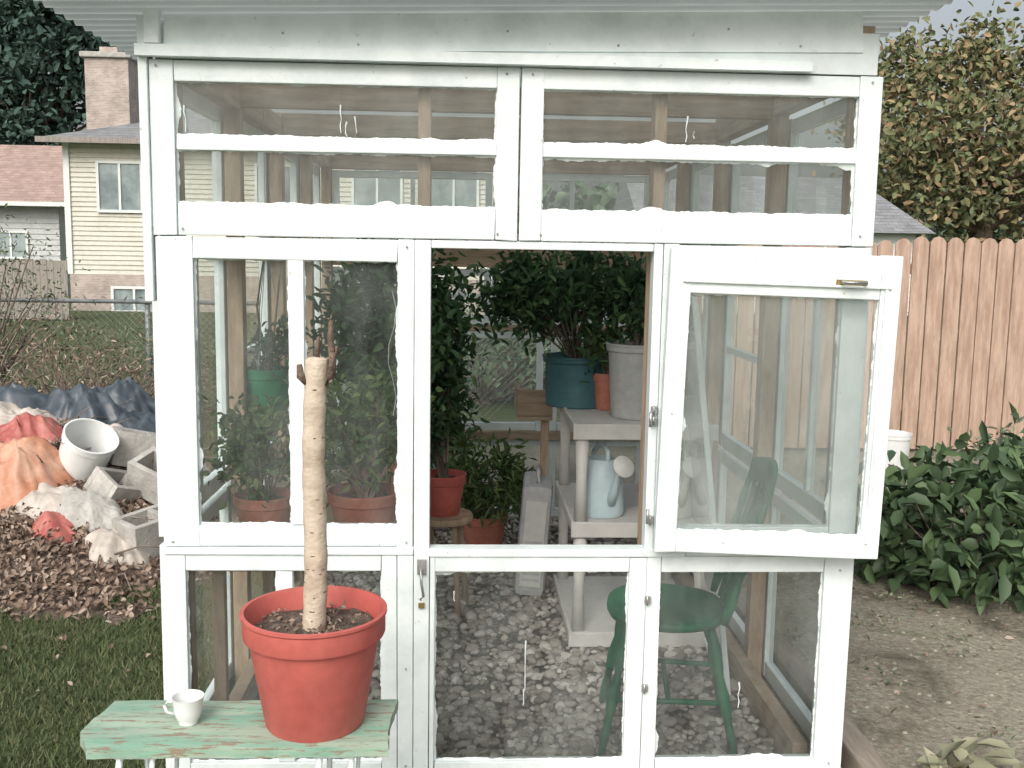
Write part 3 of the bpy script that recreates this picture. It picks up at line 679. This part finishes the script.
leaves('leaf_litter',np.stack([xs,yy,np.full(110,.025)],1),.03,.02,LF_DRY,gl,upn=2)
xs=rng.uniform(1.35,4.5,320); yy=rng.uniform(-.4,4,320)
leaves('leaf_litter_dirt',np.stack([xs,yy,np.full(320,.01)],1),.035,.02,LF_DRY,gl,upn=2)
g=group('low_pale_plant',(1.62,-.05,0)); bushy(g,(1.58,.02,0),(1.58,.02,.05),(.15,.12,.04),14,4,.03,.10,.055,leafmat('leaf_pale',(.25,.27,.18),(.36,.36,.25),(.45,.42,.31)),upn=1.5)
g=group('dirt_clods',(2,1,0)); n=2600; P=np.stack([rng.uniform(1.3,4.5,n),rng.uniform(-.4,5,n),np.zeros(n)],1); s=rng.uniform(.002,.011,n)
V=IV[None]*s[:,None,None]*np.array([1,.8,.6])+P[:,None,:]; mknp('clods',V,(IF[None]+(np.arange(n)*len(IV))[:,None,None]).reshape(-1,3),mat('clod',(.20,.18,.14),(.42,.39,.33),12,.95),g,True)
g=group('weeds',(2.2,.8,0))
for i in range(22):
    wx,wy=random.uniform(1.4,2.8),random.uniform(.1,2.2); leaves('weed',rng.normal(size=(16,3))*[.045,.045,.005]+[wx,wy,.012],.025,.013,LF_GREY,g,upn=1.5)

# shrubs left
g=group('bare_shrub',(-4.2,6.2,0)); bushy(g,(-4.3,6.0,0),(-4.35,6.0,1.05),(.95,.7,.8),100,26,.16,.05,.018,LF_GREY,sr=.014,shell=.4)
g=group('dry_brush',(-3.1,5.0,0)); bushy(g,(-3.0,4.9,0),(-2.95,4.9,.55),(.95,.5,.45),140,14,.12,.05,.014,LF_DRY,sr=.008,shell=.2)
g=group('weedy_shrub',(-2.9,6.0,0)); bushy(g,(-3.0,6.1,0),(-3.0,6.1,.5),(.9,.4,.5),70,24,.14,.05,.016,LF_GREY,sr=.008)
# chain-link fence
g=group('chain_link_fence',(-5,6.6,0)); yF=6.7
tube('top_rail',[(-14,yF,1.12),(-.9,yF,1.12)],.02,STEEL,g); 
for x in (-13,-10.5,-8,-5.5,-3.0,-1.0): tube('post',[(x,yF+.03,0),(x,yF+.03,1.16)],.025,STEEL,g); lathe('cap',[(.028,0),(.026,.02),(0,.035)],(x,yF+.03,1.16),STEEL,g,12)
w=[]
for i in range(150):
    x=-9.5+i*.065
    for s in (1,-1):
        p=[(x,yF,.02),(x+s*1.08,yF,1.10)]; w.append((p,.0022))
tubes('mesh_wire',w,STEEL,g,3)

# ---------------------------------------------------------------- right yard
g=group('cedar_fence',(4,5.4,0)); x=1.65
while x<10.5:
    bay=(x-2.85)%2.4/2.4; hh=1.735+.085*math.sin(math.pi*bay); wd=.132
    e=hh+random.uniform(-.010,.010); yo=random.uniform(-.008,.008)
    poly=[(x,.03),(x+wd,.03),(x+wd,e-.05),(x+wd-.03,e-.012),(x+wd*.5,e),(x+.03,e-.012),(x,e-.05)]
    prism('picket',poly,5.40+yo,5.418+yo,CEDAR,g); x+=wd+random.uniform(.006,.018)
for z in (.35,.95,1.5): box('rail',1.65,10.5,5.43,5.465,z,z+.09,CEDAR,g)
for xx in (1.7,2.85,5.25,7.65,10.05): box('post',xx-.045,xx+.045,5.47,5.56,0,1.75,CEDAR,g)
g=group('broadleaf_bush',(2.5,1.9,0)); bushy(g,(2.5,1.95,0),(2.53,1.95,.28),(.58,.50,.27),80,22,.075,.12,.06,LF_BUSH,sr=.008,shell=.6,upn=1.1)
g=group('broadleaf_bush',(3.5,2.4,0)); bushy(g,(3.5,2.4,0),(3.5,2.4,.32),(.7,.6,.30),75,22,.085,.12,.06,LF_BUSH,sr=.008,shell=.55,upn=1.1)
g=group('perennial_clump',(4.2,4.0,0)); bushy(g,(4.2,4.0,0),(4.25,4.0,.24),(.62,.4,.24),50,26,.09,.07,.03,LF_GREY,sr=.006,shell=.3,upn=.8)
g=group('landscape_timber',(1.26,.5,0)); box('timber',1.205,1.295,-1.6,1.3,.0,.085,TIMBER,g,.012); box('timber_back',1.205,1.295,1.31,4.2,.0,.08,TIMBER,g,.012)

# ---------------------------------------------------------------- houses
def siding(x0,x1,y,z0,z1,mt,g,st=.125):
    z=z0
    V=[];F=[]
    while z<z1-.01:
        zt=min(z+st,z1); b=len(V); V+=[(x0,y-.03,z),(x1,y-.03,z),(x1,y,zt),(x0,y,zt),(x0,y+.02,z),(x1,y+.02,z)]; F+=[(b,b+1,b+2,b+3),(b,b+4,b+5,b+1)]; z+=st
    mk('siding',V,F,mt,g)
def hwin(x0,x1,z0,z1,y,g):
    box('window_glass',x0,x1,y-.05,y-.04,z0,z1,DARKWIN,g,0)
    for a,b,c,d in ((x0-.07,x0,z0-.07,z1+.07),(x1,x1+.07,z0-.07,z1+.07),(x0,x1,z1,z1+.07),(x0,x1,z0-.07,z0),((x0+x1)/2-.03,(x0+x1)/2+.03,z0,z1)):
        box('window_trim',a,b,y-.09,y-.035,c,d,TRIM,g,0)
g=group('cream_house',(-5,27,0)); HY=24
box('core',-10.4,1.2,HY+.03,32,0,4.38,SIDING,g,0); siding(-10.4,1.2,HY,.95,4.30,SIDING,g)
box('brick_base',-10.38,1.18,HY-.06,HY+.029,-.1,.945,BRICK,g,0)
box('corner_trim',-10.45,-10.30,HY-.07,HY-.031,.95,4.3,TRIM,g,0)
hwin(-9.55,-8.5,2.62,3.8,HY,g); hwin(-9.25,-8.2,.02,.58,HY-.06,g); hwin(-5.5,-4.2,2.6,3.8,HY,g); hwin(-3.0,-1.8,2.6,3.8,HY,g); hwin(-1,0.2,2.6,3.8,HY,g)
ov=.5
V=[(-10.4-ov,HY-ov,4.38),(1.2+ov,HY-ov,4.38),(1.2+ov,32+ov,4.38),(-10.4-ov,32+ov,4.38),(-7.2,28,5.75),(-2,28,5.75)]
V+=[(a,b,c-.02) for a,b,c in V[:4]]
mk('roof',V,[(0,1,5,4),(1,2,5),(2,3,4,5),(3,0,4),(9,8,7,6)],SHING,g)
box('gutter',-10.92,1.72,HY-ov-.08,HY-ov-.01,4.26,4.40,OLDFENCE,g,0); box('soffit',-10.88,1.68,HY-ov,HY-.04,4.33,4.355,TRIM,g,0)
box('chimney',-10.65,-9.45,26.2,27.1,3.9,6.85,BRICK,g,.02); box('chimney_cap',-10.75,-9.35,26.1,27.2,6.851,7.0,CONC,g,.03); box('flue',-10.3,-9.8,26.4,26.9,7.001,7.18,BRICK,g,.02)
g=group('grey_house',(-17,35,0))
box('core',-24,-13.8,32.03,40,0,3.1,SIDINGG,g,0); siding(-24,-13.8,32,.1,3.1,SIDINGG,g,.18); hwin(-15.9,-14.9,1.3,2.1,32,g); hwin(-19,-17.5,1.3,2.3,32,g)
mk('roof',[(-24.5,31.4,3.1),(-13.2,31.4,3.1),(-13.2,40.6,3.1),(-24.5,40.6,3.1),(-24.5,36,5.4),(-13.2,36,5.4)],[(0,1,5,4),(2,3,4,5),(1,2,5),(3,0,4),(3,2,1,0)],SHINGR,g)
box('gutter',-24.6,-13.1,31.3,31.39,2.98,3.12,TRIM,g,0)
g=group('weathered_fence',(-13,22,0)); x=-20
while x<-9.0:
    box('picket',x,x+.14,20.0,20.02,.03,1.35+random.uniform(-.02,.02),OLDFENCE,g,0); x+=.15
box('rail',-20,-8.95,20.021,20.06,1.1,1.18,OLDFENCE,g,0); box('rail',-20,-8.95,20.021,20.06,.35,.43,OLDFENCE,g,0)
g=group('white_garage',(10,28,0))
box('core',5.5,13.4,27.03,33,0,2.5,TRIM,g,0); siding(5.5,13.4,27,.1,2.5,TRIM,g,.15)
mk('roof',[(5,26.5,2.45),(13.8,26.5,2.45),(13.8,33.5,2.45),(5,33.5,2.45),(5,30,4.3),(12.6,30,4.3)],[(0,1,5,4),(2,3,4,5),(1,2,5),(3,0,4),(3,2,1,0)],SHING,g)

# ---------------------------------------------------------------- trees
tree('autumn_tree',(19,34,0),10,.4,(19.3,35,6.1),(5.0,4.0,4.0),150,80,.60,.32,LF_AUT)
tree('autumn_tree',(28,38,0),10,.4,(28,38,6.5),(5,4,4.0),100,70,.6,.36,LF_AUT)
for bx,by in ((-19.5,45),(-24,46),(-28.5,44)):
    tree('conifer_tree',(bx,by,0),18,.5,(bx,by,10),(2.9,2.6,8.0),190,60,.55,.42,LF_CONI,.3)
g=group('distant_trees',(0,60,0))
P=[]
for i in range(240):
    x=random.uniform(-70,80); z=random.uniform(.5,5.0+1.2*math.sin(x*.3)); P.append(rng.normal(size=(45,3))*[1.3,.8,.8]+[x,62+random.uniform(-2,2),z])
P=np.concatenate(P); leaves('foliage',P,.8,.6,LF_FAR,g,upn=.2)
tubes('trunks',[([(x,62,0),(x+.3,62,5)],[.25,.1]) for x in range(-68,80,5)],BARK,g)
g=group('backyard_shrub',(0.2,8,0)); bushy(g,(.2,8,0),(0,8,.6),(2.4,.8,.5),70,40,.2,.10,.05,LF_FAR,sr=.015,shell=.2)

# ---------------------------------------------------------------- world, sun, camera
w=bpy.data.worlds.new('World'); S.world=w; w.use_nodes=True; nt=w.node_tree; nt.nodes.clear()
sky=nt.nodes.new('ShaderNodeTexSky'); sky.sky_type='NISHITA'; sky.sun_disc=False
az=R(200); el=R(40)
sky.sun_elevation=el; sky.sun_rotation=az; sky.air_density=1.3; sky.dust_density=7; sky.ozone_density=1.2
hs=nt.nodes.new('ShaderNodeHueSaturation'); hs.inputs['Saturation'].default_value=.40; hs.inputs['Value'].default_value=1.12; nt.links.new(sky.outputs[0],hs.inputs['Color'])
bg=nt.nodes.new('ShaderNodeBackground'); bg.inputs['Strength'].default_value=.15
wo=nt.nodes.new('ShaderNodeOutputWorld'); nt.links.new(hs.outputs[0],bg.inputs[0]); nt.links.new(bg.outputs[0],wo.inputs[0])
ld=bpy.data.lights.new('sun','SUN'); ld.energy=1.1; ld.angle=R(35); ld.color=(1,.95,.88)
lo=bpy.data.objects.new('sun',ld); S.collection.objects.link(lo)
dv=Vector((math.sin(az)*math.cos(el),math.cos(az)*math.cos(el),math.sin(el)))
lo.rotation_euler=dv.to_track_quat('Z','Y').to_euler(); lo.location=dv*20
cam=bpy.data.cameras.new('camera'); cam.lens=35.16; cam.sensor_width=36; cam.clip_end=800; cam.clip_start=.05
co=bpy.data.objects.new('camera',cam); S.collection.objects.link(co)
co.matrix_world=Matrix.Translation((0,-2.8,1.6))@Matrix.Rotation(R(-2.6),4,'Z')@Matrix.Rotation(R(90-7.3),4,'X')@Matrix.Rotation(R(.92),4,'Z')
S.camera=co
S.view_settings.view_transform='Standard'; S.view_settings.look='None'; S.view_settings.exposure=0; S.view_settings.gamma=1
